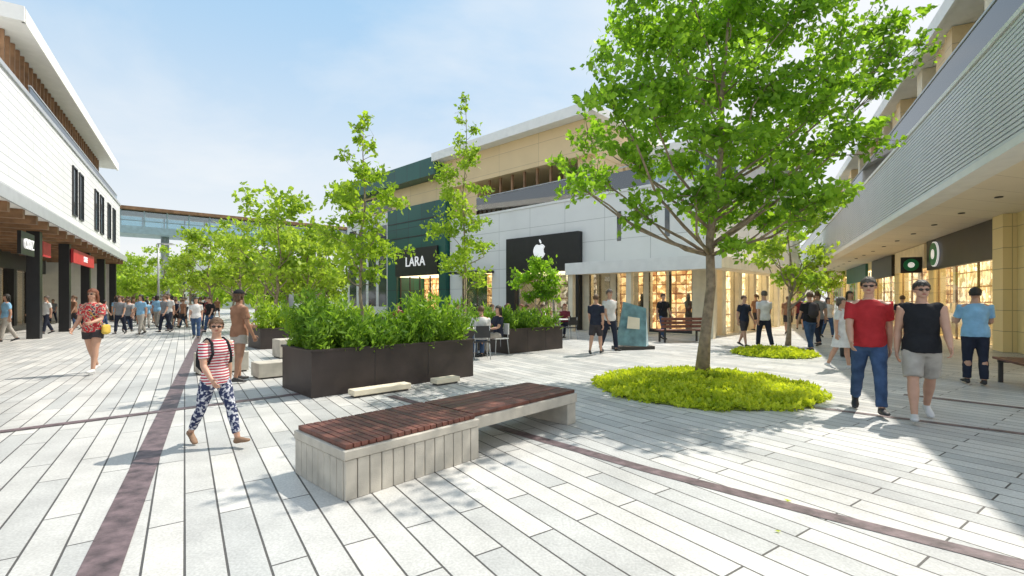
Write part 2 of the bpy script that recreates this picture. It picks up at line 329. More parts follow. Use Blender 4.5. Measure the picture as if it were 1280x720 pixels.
# ------------------------------------------------------------ circular bed + big tree
def bed(c,r,n,mound=.13):
    e=empty('groundcover_bed',(c[0],c[1],0)); mb=MB(); K=48; V=[];Fc=[]
    rings=[(0,mound),(.5,mound*.85),(.85,mound*.5),(1,.012)]
    for (q,z) in rings:
        for k in range(K): a=2*math.pi*k/K; V.append((r*q*math.cos(a),r*q*math.sin(a),z))
    for i in range(3):
        for k in range(K): Fc.append((i*K+k,(i+1)*K+k,(i+1)*K+(k+1)%K,i*K+(k+1)%K))
    mb.add(V,Fc,M['soilg'],True); mb.obj('soil_mound',e)
    q=np.sqrt(rng.random(n))*1.03; a=rng.random(n)*2*math.pi; q=q*(1+.03*np.sin(a*9)+.02*np.sin(a*23))
    keep=q*r>.28; q=q[keep];a=a[keep]
    lump=.03*np.sin(q*np.cos(a)*11)*np.sin(q*np.sin(a)*9)
    z=mound*np.cos(np.clip(q,0,1)*math.pi/2)+rng.random(len(q))*.07+lump
    me=leaves('leaves',np.stack([r*q*np.cos(a),r*q*np.sin(a),np.maximum(z,.01)],1),.075,M['bed'],.6,up=.6); link(bpy.data.objects.new('leaves',me),e)
bed((3.25,8.2),1.72,24000)
bed((7.2,13.2),1.0,6000)
def PB(px,py,r,Y,dy=0):
    y=Y+dy; return (((px-640)/F*y, y, 1.5+(375-py)/F*y), r/F*Y)
R=random.Random(3)
blobs=[]
for (x,y,r) in [(825,40,66),(905,25,66),(1000,15,66),(1075,40,48),(1125,30,36),(800,105,56),(757,118,40),(880,115,64),(960,105,64),(1040,105,52),(735,165,34),(785,190,46),(855,205,54),(950,190,56),(1020,190,45),(1070,165,36),(716,228,28),(748,222,30),(795,262,32),(900,275,38),(962,275,40),(1015,255,40),(1045,245,28),(1100,110,30),(925,305,26),(850,-50,75),(950,-70,80),(1050,-40,60),(880,55,55),(945,45,55),(1150,55,24),(830,150,46),(920,235,42),(780,45,36),(1110,70,26),(1000,150,42),(700,205,18),(905,160,50),(870,245,36),(985,225,38),(760,70,26)]:
    blobs.append(PB(x,y,r,8.8,R.uniform(-1.6,1.6)))
tree('shade_tree',(3.45,8.75,0),(3.95,8.75,7.0),.105,blobs,.12,M['bark'],M['leafA'],dens=350,twigs=12,wob=.06,seed=2,aspect=.66,minatt=.33,jit=.13,bthin=.75)
def slim(name,px,Y,top,base,w,seed,zb=.6,m='leafB'):
    R=random.Random(seed); X=(px-640)/F*Y; H=1.5+(375-top)/F*Y; bl=[]
    z0=1.5+(375-base)/F*Y
    k=17
    for i in range(k):
        u=i/(k-1); z=z0+(H-z0)*u; ww=w/F*Y*(.55+.6*math.sin(math.pi*min(1,u*.8+.18)))*(1-.75*u**2)
        a=i*2.4; rr=ww*.65*R.uniform(.4,1)
        bl.append(((X+rr*math.cos(a),Y+rr*math.sin(a),z),max(.14,ww*.5*R.uniform(.7,1.15))))
    tree(name,(X,Y,zb),(X+.05,Y,H-.1),.035,bl,.10,M['bark2'],M[m],dens=400,twigs=8,wob=.04,seed=seed,aspect=.6,minatt=.25)
slim('young_tree',452,8.7,150,345,60,4)
slim('young_tree',580,12.5,122,345,50,9,zb=0)
tree('ornamental_tree',(.8,14.4,.6),(.85,14.4,2.5),.04,[((.3,14.4,2.1),.45),((.9,14.3,2.5),.5),((1.4,14.5,2.1),.45),((.8,14.6,1.8),.45),((1.1,14.2,1.6),.35),((.5,14.1,1.6),.3)],.11,M['bark2'],M['leafA'],dens=550,twigs=8,seed=5,aspect=.6)
def midtree(seed,H,w):
    R=random.Random(seed); bl=[]
    for i in range(18):
        u=R.random(); z=H*(.40+.54*u); ww=w*(1-.65*abs(u-.4))*R.uniform(.25,.9); a=R.random()*6.28
        bl.append(((ww*math.cos(a),ww*math.sin(a),z),w*R.uniform(.2,.36)))
    bl.append(((0,0,H*.92),w*.22))
    return tree('plaza_tree',(0,0,0),(.1,0,H*.85),.09,bl,.22,M['bark2'],M['leafC'],dens=80,twigs=8,seed=seed,aspect=.65)
T=[midtree(11,6,2.3),midtree(12,6.5,2.0),midtree(13,5.5,2.6)]
def place(src,x,y,s,r,name='plaza_tree'):
    e=empty(name,(x,y,0),r); e.scale=(s,s,s)
    for c in src.children:
        o=bpy.data.objects.new(c.name.split('.')[0],c.data); link(o,e)
pl=[(345,23,1.08),(300,27,.95),(385,24,.92),(265,30,1.0),(240,34,.95),(405,28,1.0),(330,33,1.1),(205,38,.9),(170,40,.95),(360,38,1.2),(290,40,1.1),(140,46,1.0),(230,46,1.0),(400,44,1.2),(320,50,1.2),(985,15.8,.80),(1000,30,.9),(965,36,1.0),(1035,42,1.0)]
for i,(px,Y,s) in enumerate(pl):
    X=(px-640)/F*Y
    if i<3: T[i].location=(X,Y,0); T[i].rotation_euler=(0,0,i); T[i].scale=(s,s,s)
    else: place(T[i%3],X,Y,s,i*1.3)
P=[]
for k in range(46):
    x=-75+k*3.3+random.uniform(-1,1); y=85+random.uniform(-6,6); h=random.uniform(5,8)
    n=380; d=rng.normal(size=(n,3)); d/=np.linalg.norm(d,axis=1)[:,None]; rr=rng.random(n)**.4
    P.append(np.stack([x+d[:,0]*rr*2.8,y+d[:,1]*rr*2.5,h*.55+d[:,2]*rr*h*.48],1))
o=bpy.data.objects.new('distant_tree_row',leaves('distant_tree_row',np.concatenate(P),.9,M['leafC'],.7)); link(o)
# ------------------------------------------------------------ text helper
def text(s,size,m,parent,loc,rot,ext=.03,name='sign_lettering',sx=1):
    c=bpy.data.curves.new(name,'FONT'); c.body=s; c.size=size; c.extrude=ext; c.align_x='CENTER'; c.materials.append(m)
    o=bpy.data.objects.new(name,c); link(o,parent); o.location=loc; o.rotation_euler=rot; o.scale=(sx,1,1); return o
FACE=(math.pi/2,0,math.pi)   # faces local +y
# ------------------------------------------------------------ central building
def recess(mb,x0,x1,zt,mshop,depth=2.2,mull=1.5,frame='dark',z0=.12,front=0.0):
    A=M[frame]
    mb.box(x0,x1,front-depth-.1,front-depth,0,zt,mshop)
    mb.box(x0,x1,front-depth,front-.02,0.01,z0*.5,M['cream'])
    mb.box(x0,x1,front-depth,front-.02,zt-.05,zt-.002,M['ceil'])
    n=max(1,round((x1-x0)/mull)); w=(x1-x0)/n
    for i in range(n+1):
        xx=x0+i*w; mb.box(xx-.035,xx+.035,front-.12,front-.03,z0*.5+.002,zt-.055,A)
    mb.box(x0+.036,x1-.036,front-.11,front-.035,z0*.5+.003,z0+.1,A)
    R=random.Random(int(x0*10))
    x=x0+.5
    while x<x1-.5:
        if R.random()<.5:
            h=R.uniform(.5,1.0); mb.box(x-.3,x+.3,front-1.5,front-.9,z0*.5+.002,h,M['timber'])
            for q in range(3): mb.box(x-.25+q*.18,x-.12+q*.18,front-1.4,front-1.1,h+.001,h+R.uniform(.1,.3),R.choice([M['red'],M['plain'],M['teals'],M['cream']]))
        else:
            mm=R.choice([M['plain'],M['red'],M['dark'],M['cream']])
            v,f=tube([(x,front-.8,.1),(x,front-.8,.85),(x,front-.8,1.05),(x,front-.8,1.4),(x,front-.8,1.5),(x,front-.8,1.6),(x,front-.8,1.8)],[(.13,.1),(.16,.12),(.12,.09),(.2,.11),(.06,.06),(.09,.1),(.05,.06)],10); mb.add(v,f,mm,True)
        x+=R.uniform(.8,1.3)
def central():
    ang=math.atan2(.684,-.73); e=empty('shopping_centre',(8,20,0),ang)
    D=14
    w=MB(); Wm=M['white']
    w.box(0,16.5,-.4,0,3.3,6.6,Wm)
    w.box(0,6.1,-.38,-.001,3.1,3.298,M['cream'])
    piers=[(0,.5),(2.5,2.75),(4.2,4.5),(5.7,6.1),(11.1,12.6),(15.3,16.5)]
    for a,b in piers: w.box(a,b,-.4,-.002,0,3.098 if b<6.2 else 3.298,Wm if b>6.2 else M['cream'])
    w.box(6.1,11.1,.0,.35,3.0,4.95,M['black']); w.box(6.1,6.75,0,.35,0,2.998,M['black']); w.box(10.45,11.1,0,.35,0,2.998,M['black'])
    recess(w,.5,2.5,3.1,M['shop'],mull=1.0); recess(w,2.75,4.2,3.1,M['shop'],mull=.8); recess(w,4.5,5.7,3.1,M['shop'],mull=.6)
    recess(w,6.75,10.45,3.0,M['shopd'],mull=1.2,frame='grey'); recess(w,12.6,15.3,3.3,M['shop'],mull=1.3)
    w.box(-.4,-.002,-D,0,3.3,6.6,Wm); 
    for k in range(7): w.box(-.4,-.003,-D+k*2.1,-D+k*2.1+.4,0,3.298,M['cream'])
    w.box(-.39,-.01,-.4,0,0,3.298,M['cream'])
    w.box(1.6,1.7,-D,-2.4,0,3.3,M['shop2']); w.box(-.1,1.59,-D,-2.4,3.2,3.29,M['ceil'])
    for k in range(6): w.box(-.2,-.15,-D+k*2.1+.4,-D+k*2.1+2.1,.05,3.2,M['glass'])
    w.box(-.4,30,-D-.4,-D-.002,0,6.6,Wm)
    w.box(-.39,30,-D,-.4,6.3,6.59,M['plain'])
    w.box(-.45,16.5,-.5,.05,6.602,6.72,M['plain'])
    for a in (1.5,3.9): w.box(a,a+.22,-.1,.012,4.3,5.7,M['win'])
    w.obj('walls',e)
    g=MB()
    for a,b in ((.5,2.5),(2.75,4.2),(4.5,5.7),(6.75,10.45),(12.6,15.3)): g.box(a,b,-.025,-.015,.17,2.9,M['glass'])
    g.obj('shop_glazing',e)
    c=MB(); c.box(-1.2,6.0,.02,1.5,2.75,3.2,M['cream']); c.box(-1.2,-.42,-8,.018,2.75,3.2,M['cream']); c.box(-1.26,6.03,1.502,1.56,2.7,3.25,M['plain']);
    for x in (-.9,2.6,5.7): c.box(x,x+.25,1.15,1.4,0,2.748,M['cream'])
    c.box(12.4,15.5,.02,.9,3.1,3.25,M['dark'])
    c.obj('canopy',e,bevel=.01)
    u=MB()
    u.box(5.5,16.9,-D,-3.2,6.73,8.75,M['tan'])
    for i in range(10): 
        a=6.0+i*1.08; u.box(a,a+.98,-3.3,-3.17,6.9,8.6,M['win'])
    u.box(5.5,17,-D,.1,8.75,10.55,M['tan'])
    u.box(5.52,6.6,-3.0,-.3,6.73,8.748,M['tan']); u.box(14.2,16.9,-3.19,-.3,6.73,8.748,M['tan'])
    for i in range(7): u.box(7.3+i*.95,7.42+i*.95,-.3,-.18,6.73,8.748,M['timber'])
    u.box(5.0,17.3,-D-.5,.8,10.56,10.95,M['plain']); u.box(4.9,17.3,.802,.9,10.5,11.02,M['plain'])
    u.box(-.2,5.48,-D,-4.5,6.73,9.2,M['plain']); u.box(-.6,5.48,-D,-3.6,9.21,9.6,M['plain'])
    for i in range(5): u.box(.2+i*1.05,1.1+i*1.05,-4.6,-4.48,7.1,8.8,M['win'])
    u.obj('upper_storey',e)
    b=MB(); b.box(5.6,14.1,-.15,-.12,6.75,7.75,M['glassb'])
    b.box(.0,5.5,-.15,-.12,6.75,7.6,M['glassb'])
    for i in range(10): b.box(5.6+i*.94,5.64+i*.94,-.19,-.155,6.73,7.8,M['grey'])
    b.box(.0,14.1,-.17,-.10,7.77,7.82,M['grey'])
    b.obj('balustrade',e)
    t=MB()
    t.box(16.6,23.4,-6,.3,5.1,8.1,M['teal']); t.box(16.6,17.3,-6,.3,0,5.098,M['teal']); t.box(22.2,23.4,-6,.3,0,5.098,M['teal'])
    t.box(17.302,22.198,-.3,.42,3.2,5.096,M['black']); recess(t,17.4,22.1,3.2,M['shop'],mull=1.1,front=.1)
    for z in (5.9,7.0): t.box(16.7,23.3,.302,.33,z,z+.06,M['black'])
    t.box(17.3,30,-D,-.2,8.12,9.7,M['tan']); t.box(17.2,31,-D,.7,9.72,10.9,M['teal'])
    t.box(23.42,30,-6,0,0,8.1,Wm); t.box(17.5,30,-D,-6.1,0,8.1,Wm)
    for i in range(4): t.box(24+i*1.5,25.1+i*1.5,-.1,.012,1.0,7.2,M['win'])
    for i in range(4): t.box(23.6+i*1.4,24.7+i*1.4,-.3,-.18,8.3,9.5,M['win'])
    t.obj('teal_wing',e)
    text('LARA',.95,M['sign'],e,(19.75,.43,3.85),FACE)
    pts=[]
    K=60
    for i in range(K):
        a=2*math.pi*i/K; r=.42
        x=r*math.cos(a); z=r*math.sin(a)
        z-= .10*math.exp(-(x/.13)**2)*(1 if z>0 else -.7)
        x*=1-.12*(1 if z<0 else 0)*abs(z)/.42
        dx=x+.46; dz=z-.03; dd=math.hypot(dx,dz)
        if dd<.2: x=-.46+dx/dd*.2; z=.03+dz/dd*.2
        pts.append((x,z))
    l=MB(); V=[(8.6+x,.36,4.1+z) for x,z in pts]+[(8.6+x,.40,4.1+z) for x,z in pts]; n=K
    l.add(V,[tuple(range(n)),tuple(range(2*n-1,n-1,-1))]+[(i,n+i,n+(i+1)%n,(i+1)%n) for i in range(n)],M['sign'])
    v,f=ellip((8.55,.38,4.62),(.06,.02,.13),10,6,np.array(Matrix.Rotation(.5,3,'Y'))); l.add(v,f,M['sign'])
    l.obj('fruit_emblem',e)
central()
# ------------------------------------------------------------ left building
def leftb():
    ang=math.atan2(-.838,.545); e=empty('retail_building',(-15.4,14.4,0),ang)
    m=MB()
    def bx(t0,t1,y0,y1,z0,z1,mm): m.box(-t1,-t0,y0,y1,z0,z1,mm)
    bx(-14,26,-.5,0,4.75,8.6,M['whitel'])
    bx(-14,26,-14,-.5,8.3,8.59,M['plain']); bx(-14,26.0,-.55,.06,8.602,8.75,M['grey'])
    bx(25.6,26,-14,-.5,0,8.3,M['plain']); bx(-14,26,-14.4,-14.002,0,8.6,M['plain'])
    bx(-14,26.3,-3.9,.35,4.45,4.7,M['plain'])
    for k in range(27): bx(-13.8+k*1.5,-13.55+k*1.5,-3.9,.25,4.15,4.447,M['timber'])
    bx(-14,26.2,.352,.42,4.40,4.78,M['grey'])
    bx(-14,26,-4.4,-4.0,3.3,4.44,M['dark'])
    for k in range(10):
        t=-13.5+k*4; bx(t,t+.5,-4.4,-3.95,0,3.298,M['black']); 
        m.box(-(t+4),-(t+.5),-6.4,-6.3,0,3.29,M['shopd'] if k%3 else M['shop'])
        bx(t+.5,t+4,-4.2,-4.19,.1,3.2,M['glass'])
        for q in (1.2,2.4): bx(t+.5+q,t+.56+q,-4.25,-4.201,0,3.298,M['grey'])
    for k in range(8):
        t=-10+k*5; bx(t,t+.38,-.5,-.12,0,4.148,M['black'])
    # tall slot windows with slim frames
    for (a,b2) in ((9.9,10.7),(11.4,12.2),(15.6,16.6),(17.4,18.4),(20.2,21.2),(22.4,23.4)):
        bx(a,b2,-.1,.012,5.6,7.8,M['win']); bx(a-.07,a-.002,.0,.07,5.53,7.87,M['dark']); bx(b2+.002,b2+.07,.0,.07,5.53,7.87,M['dark']); bx(a,b2,.0,.06,7.802,7.87,M['dark']); bx(a,b2,.0,.06,5.53,5.598,M['dark'])
    bx(4.5,25,-10,-2.6,8.76,11.5,M['timber'])
    for k in range(34): bx(4.6+k*.6,4.7+k*.6,-1.2,-1.0,8.76,11.5,M['timber'])
    for k in range(13): bx(4.8+k*1.5,6.1+k*1.5,-2.7,-2.58,9.1,11.2,M['win'])
    bx(3.6,27,-14,-.3,11.52,11.8,M['plain']); bx(3.5,27.1,-.298,-.2,11.46,12.0,M['plain']); bx(3.4,3.598,-14,-.2,11.46,12.0,M['plain'])
    bx(4.5,27,-.32,-.28,8.76,9.5,M['glassb']); bx(4.5,27,-.34,-.26,9.51,9.56,M['grey'])
    m.obj('walls_and_roof',e)
    s=MB(); s.box(-4.2,-2.6,-.2,-.1,3.1,3.9,M['black']); s.box(-15.5,-10.2,-.1,.0,3.3,3.95,M['red']); s.box(-7.6,-6.4,-.4,-.3,3.3,3.9,M['red']); s.obj('hanging_signs',e)
    text('COZ',.5,M['sign'],e,(-3.4,-.08,3.32),FACE); text('SALE',.4,M['sign'],e,(-13,.01,3.48),FACE)
leftb()
# ------------------------------------------------------------ right building
def rightb():
    ang=math.atan2(.889,.459); e=empty('arcade_building',(7.6,7.1,0),ang)
    m=MB(); bx=m.box
    T0,T1=-.6,52  # near end cut short out of view so sunlight reaches the foreground
    bx(T0,T1,-.4,-.04,4.0,5.8,M['backing'])
    bx(T0,T1,-9,-.41,3.98,4.2,M['soffit'])
    bx(T0,T1,-.45,.02,3.86,3.995,M['plain'])
    bx(T0,T1,-.45,.03,5.82,5.9,M['plain'])
    bx(T0,T1,-3.4,-3.0,3.5,3.978,M['yellow'])
    bx(9.9,16.4,-3.0,-2.8,2.75,3.97,M['black']); bx(17,22,-3,-2.85,2.9,3.95,M['cream']); bx(22.8,28,-3,-2.85,2.8,3.95,M['dark']); bx(4.0,6.4,-3,-2.85,2.8,3.95,M['cream']); bx(30,38,-3,-2.85,2.8,3.95,M['teal'])
    bx(6.5,6.9,-3,-2.7,0,3.97,M['yellow']); bx(8.9,9.6,-3,-2.7,0,3.97,M['yellow'])
    segs=[(0,3.2),(4.0,6.4),(10.1,16.3),(17,21.9),(22.8,28),(29,34),(35,41),(42,50)]
    prev=T0
    for i,(a,b) in enumerate(segs):
        m.box(prev,a,-3.4,-3.002,0,3.498,M['yellow']); prev=b
        mm=[M['shop2'],M['shop'],M['shop2']][i%3]
        m.box(a,b,-5.4,-5.3,0,3.49,mm); m.box(a,b,-5.3,-3.2,3.4,3.48,M['ceil']); m.box(a,b,-5.29,-3.2,.004,.03,M['cream'])
        n=max(2,int((b-a)/1.6)); w=(b-a)/n
        for k in range(n+1): m.box(max(a,a+k*w-.03),min(b,a+k*w+.03),-3.2,-3.14,0,3.398,M['timber'])
        m.box(a+.05,b-.05,-3.12,-3.11,.1,3.39,M['glass'])
        x=a+.6; R=random.Random(i)
        while x<b-.4:
            h=R.uniform(.7,1.1); m.box(x-.3,x+.3,-4.6,-4.0,0.031,h,M['cream']); m.box(x-.2,x+.1,-4.5,-4.2,h+.001,h+.3,R.choice([M['red'],M['cream'],M['plain']])); x+=R.uniform(1,1.8)
    m.box(prev,T1,-3.4,-3.002,0,3.498,M['yellow'])
    ZT=9.5
    bx(T0,T1,-9,-2.6,5.92,ZT,M['yellow'])
    k=T0+.5; q=0
    while k<T1-2:
        bx(k+.7,k+2.4,-2.65,-2.58,6.1,ZT-.4,M['win']); bx(k,k+.6,-2.58,-1.5,5.92,ZT,M['tan'] if q%2 else M['cream'])
        if q%2: bx(k+.62,k+1.8,-2.57,-1.6,7.9,ZT-.01,M['tan'])
        k+=2.9; q+=1
    bx(T0,T1,-9.5,-1.2,ZT+.02,ZT+.28,M['plain']); bx(T0,T1,-1.198,-1.1,ZT-.04,ZT+.4,M['plain'])
    bx(T0,T1,-9.5,-9.1,0,ZT,M['plain']); bx(T0-.2,T0-.01,-9.5,-3.0,0,ZT,M['yellow'])
    m.obj('walls_and_roof',e)
    s=MB()
    for i in range(22): s.box(T0,T1,-.038,.0,4.01+i*.082,4.065+i*.082,M['slat'])
    s.obj('louvre_cladding',e)
    g=MB(); g.box(T0,T1,-.2,-.185,5.9,6.75,M['glassb']); g.box(T0,T1,-.22,-.165,6.752,6.8,M['grey'])
    k=T0
    while k<T1: g.box(k,k+.04,-.26,-.201,5.9,6.75,M['grey']); k+=1.6
    g.obj('balustrade',e)
    l=MB()
    k=1
    while k<50:
        l.cyl((k,-1.6,3.974),(k,-1.6,3.955),.08,.08,M['dark'],12); k+=2.4
    l.obj('recessed_downlights',e)
    d=MB(); lx=15.2
    v,f=tube([(lx,-2.78,3.35),(lx,-2.72,3.35)],[.5,.5],32); d.add(v,f,M['sign'],False)
    v,f=tube([(lx,-2.72,3.35),(lx,-2.70,3.35)],[.46,.46],32); d.add(v,f,M['green'],False)
    v,f=tube([(lx,-2.70,3.35),(lx,-2.69,3.35)],[.2,.2],24); d.add(v,f,M['sign'],False)
    d.box(17.2,17.3,-2.84,-2.1,2.7,3.4,M['black']); 
    v,f=tube([(17.19,-2.45,3.05),(17.16,-2.45,3.05)],[.27,.27],32,hint=(0,0,1)); d.add(v,f,M['green'],False)
    v,f=tube([(17.16,-2.45,3.05),(17.15,-2.45,3.05)],[.12,.12],24,hint=(0,0,1)); d.add(v,f,M['sign'],False)
    d.obj('round_shop_sign',e)
rightb()
# ------------------------------------------------------------ footbridge and far buildings
def bridge():
    e=empty('footbridge',(-37.3,45,0),math.atan2(8,9.7)); m=MB(); bx=m.box; L0,L1=-14,44
    bx(L0,L1,0,4,7.9,8.6,M['steelblue']); bx(L0,L1,-.5,4.5,10.1,10.4,M['timber']); bx(L0,L1,.1,.14,8.62,10.0,M['glassb']); bx(L0,L1,3.9,3.94,8.62,10.0,M['glassb'])
    bx(L0,L1,-.02,.09,9.1,9.18,M['steelblue'])
    k=L0
    while k<L1: bx(k,k+.12,-.02,.09,8.6,10.1,M['steelblue']); bx(k,k+.12,3.95,4.05,8.6,10.1,M['steelblue']); k+=1.8
    for k in (-8,4,16,28,40): m.cyl((k,2,0),(k,2,7.9),.4,.35,M['grey'],16)
    m.obj('span_and_piers',e)
bridge()
def farb(x,y,w,d,h,mm,rz=0):
    e=empty('office_building',(x,y,0),rz); m=MB(); m.box(0,w,0,d,0,h,mm); m.box(-.3,w+.3,-.3,d+.3,h+.001,h+.4,M['plain'])
    z=1.2
    while z<h-1.5:
        k=.8
        while k<w-2: m.box(k,k+1.7,-.02,.3,z,z+1.5,M['win']); k+=2.4
        z+=3.2
    m.obj('walls_and_windows',e)
farb(-75,96,34,10,9,M['plain']); farb(-38,100,40,10,8,M['white']); farb(22,70,26,10,8.5,M['cream'],.2); farb(-110,70,30,14,9,M['grey'],.4)
# ------------------------------------------------------------ folded info board, tables, chairs
def board(px,py):
    x,y=gp(px,py); e=empty('information_board',(x,y,0),.3); m=MB()
    def quad(a,b,c,d,t,mm):
        V=[a,b,c,d]+[(p[0]+.02,p[1]+t,p[2]) for p in (a,b,c,d)]
        m.add(V,[(0,1,2,3),(7,6,5,4),(0,4,5,1),(1,5,6,2),(2,6,7,3),(3,7,4,0)],mm)
    quad((-.55,0,.15),(.35,-.2,.1),(.55,.1,1.25),(-.15,.25,1.45),.05,M['teals']); quad((.36,-.2,.1),(.75,.25,.1),(.6,.4,.85),(.56,.1,1.23),.05,M['steelblue'])
    quad((-.22,-.075,.65),(.15,-.16,.62),(.22,-.06,.95),(-.12,.03,1.0),.02,M['cream'])
    m.box(-.5,.7,-.15,.35,0,.1,M['dark']); m.cyl((-.2,.15,.1),(-.1,.3,1.3),.03,.03,M['grey'],8); m.obj('panels_and_base',e)
board(790,437)
def bin_(x,y):
    m=MB(); m.cyl((0,0,0.02),(0,0,.85),.24,.26,M['dark'],20); m.cyl((0,0,.93),(0,0,.98),.27,.2,M['dark'],20); m.cyl((0,0,0),(0,0,.02),.2,.2,M['grey'],16)
    for a in range(4): m.cyl((.2*math.cos(a*1.57),.2*math.sin(a*1.57),.85),(.2*math.cos(a*1.57),.2*math.sin(a*1.57),.93),.015,.015,M['grey'],6)
    o=m.obj('litter_bin'); o.location=(x,y,0)
bin_(8.9,12.6)
def chair(x,y,r,mm):
    m=MB(); m.box(-.21,.21,-.21,.21,.43,.46,mm)
    for a in (-1,1):
        for b in (-1,1): m.cyl((a*.18,b*.18,.43),(a*.21,b*.22,0),.014,.012,M['grey'],6)
    m.box(-.2,.2,.2,.23,.55,.85,mm)
    for a in (-1,1): m.cyl((a*.18,.19,.44),(a*.18,.23,.84),.013,.013,M['grey'],6)
    o=m.obj('cafe_chair'); o.location=(x,y,0); o.rotation_euler=(0,0,r)
def table(x,y):
    m=MB(); m.cyl((0,0,.72),(0,0,.75),.38,.38,M['plain'],24); m.cyl((0,0,.03),(0,0,.72),.03,.03,M['grey'],8); m.cyl((0,0,0),(0,0,.03),.25,.22,M['dark'],20)
    o=m.obj('cafe_table'); o.location=(x,y,0)
sit=[]
for (px,Y) in [(612,12.9),(628,17.0),(540,17),(592,19.5),(655,20),(500,20),(560,22),(700,19)]:
    x=(px-640)/F*Y-(.35 if Y<13 else 0); table(x,Y)
    for k,a in enumerate((.3,2.2,4.3)):
        a+=px*.1; cx=x+.68*math.cos(a); cy=Y+.68*math.sin(a); r=a-math.pi/2; chair(cx,cy,r,M['plain'] if k%2 else M['dark'])
        if k<2: sit.append((cx,cy,r))
def lamp(px,Y,h):
    m=MB(); m.cyl((0,0,0),(0,0,h),.07,.045,M['grey'],12); m.cyl((0,0,0),(0,0,.3),.11,.10,M['grey'],12); m.box(-.05,.9,-.06,.06,h-.02,h+.05,M['grey']); m.box(.4,1.0,-.1,.1,h-.06,h-.021,M['plain'])
    o=m.obj('street_lamp'); o.location=((px-640)/F*Y,Y,0)
lamp(198,30,5.0); lamp(395,26,5)
# ------------------------------------------------------------ people
tex=bpy.data.textures.new('folds','CLOUDS'); tex.noise_scale=.09; tex.noise_depth=2
def cloth(name,c,var=.18,bump=.3): return mat(name,c,.85,var=var,scale=7,bump=bump,bscale=120,spec=.2)
def stripes(name,c1,c2,freq):
    m,nt,b=newmat(name); b.inputs['Roughness'].default_value=.85; L=nt.links.new
    tc=N(nt,'ShaderNodeTexCoord'); w=N(nt,'ShaderNodeTexWave'); w.bands_direction='Z'; w.inputs['Scale'].default_value=freq; w.inputs['Distortion'].default_value=1.2; w.inputs['Detail Scale'].default_value=.6
    L(tc.outputs['Object'],w.inputs[0]); r=N(nt,'ShaderNodeValToRGB'); r.color_ramp.interpolation='CONSTANT'; r.color_ramp.elements[0].color=rgba(c1); r.color_ramp.elements[1].color=rgba(c2); r.color_ramp.elements[1].position=.5
    L(w.outputs['Fac'],r.inputs[0]); L(r.outputs[0],b.inputs['Base Color']); return m
def pattern(name,c1,c2,c3,sc):
    m,nt,b=newmat(name); b.inputs['Roughness'].default_value=.85; L=nt.links.new
    tc=N(nt,'ShaderNodeTexCoord'); w=N(nt,'ShaderNodeTexNoise'); w.inputs['Scale'].default_value=sc; w.inputs['Detail'].default_value=3
    L(tc.outputs['Object'],w.inputs[0]); r=N(nt,'ShaderNodeValToRGB'); r.color_ramp.interpolation='CONSTANT'; e=r.color_ramp.elements; e[0].color=rgba(c1); e[1].color=rgba(c2); e[1].position=.52; k=e.new(.6); k.color=rgba(c3)
    L(w.outputs['Fac'],r.inputs[0]); L(r.outputs[0],b.inputs['Base Color']); return m
def skinm(name,c):
    m=mat(name,c,.5,var=.08,scale=10,bump=.05); b=m.node_tree.nodes['Principled BSDF']; b.inputs['Subsurface Weight'].default_value=.08; b.inputs['Subsurface Radius'].default_value=(.02,.008,.004); return m
SK=skinm('skin_light',(.52,.30,.21)); SK2=skinm('skin_tan',(.36,.19,.12))
EYE=mat('eye_dark',(.03,.02,.015),.2); EYW=mat('eye_white',(.75,.73,.7),.3,var=0); LIP=mat('lip',(.38,.12,.10),.5)
HB=mat('hair_brown',(.11,.058,.028),.6,var=.5,scale=30,bump=.6,bscale=90); HR=mat('hair_auburn',(.19,.06,.025),.6,var=.5,scale=30,bump=.6,bscale=90); HK=mat('hair_black',(.02,.016,.013),.5,var=.4,scale=30,bump=.6,bscale=90); HG=mat('hair_grey',(.09,.075,.06),.6,var=.4,scale=30,bump=.5,bscale=90)
SHOE=mat('shoe_dark',(.03,.028,.03),.5); SHW=mat('shoe_white',(.6,.6,.6),.6); SOLE=mat('shoe_tan',(.25,.15,.09),.7)
def remesh(parts,voxel,disp=0,smooth=4):
    V=[];Fc=[]
    for v,f in parts:
        o=len(V); V.extend([tuple(p) for p in v]); Fc.extend([[i+o for i in q] for q in f])
    me=bpy.data.meshes.new('tmp'); me.from_pydata(V,[],Fc); me.update()
    ob=bpy.data.objects.new('tmp',me); COL.objects.link(ob)
    r=ob.modifiers.new('r','REMESH'); r.mode='VOXEL'; r.voxel_size=voxel
    s=ob.modifiers.new('s','SMOOTH'); s.factor=.5; s.iterations=smooth
    if disp>0:
        d=ob.modifiers.new('d','DISPLACE'); d.texture=tex; d.strength=disp; d.mid_level=.5; d.texture_coords='LOCAL'
    dg=bpy.context.evaluated_depsgraph_get(); em=ob.evaluated_get(dg).to_mesh()
    v=np.empty(len(em.vertices)*3); em.vertices.foreach_get('co',v); v=v.reshape(-1,3).copy(); f=[tuple(p.vertices) for p in em.polygons]
    ob.evaluated_get(dg).to_mesh_clear(); bpy.data.objects.remove(ob); bpy.data.meshes.remove(me)
    return v,f
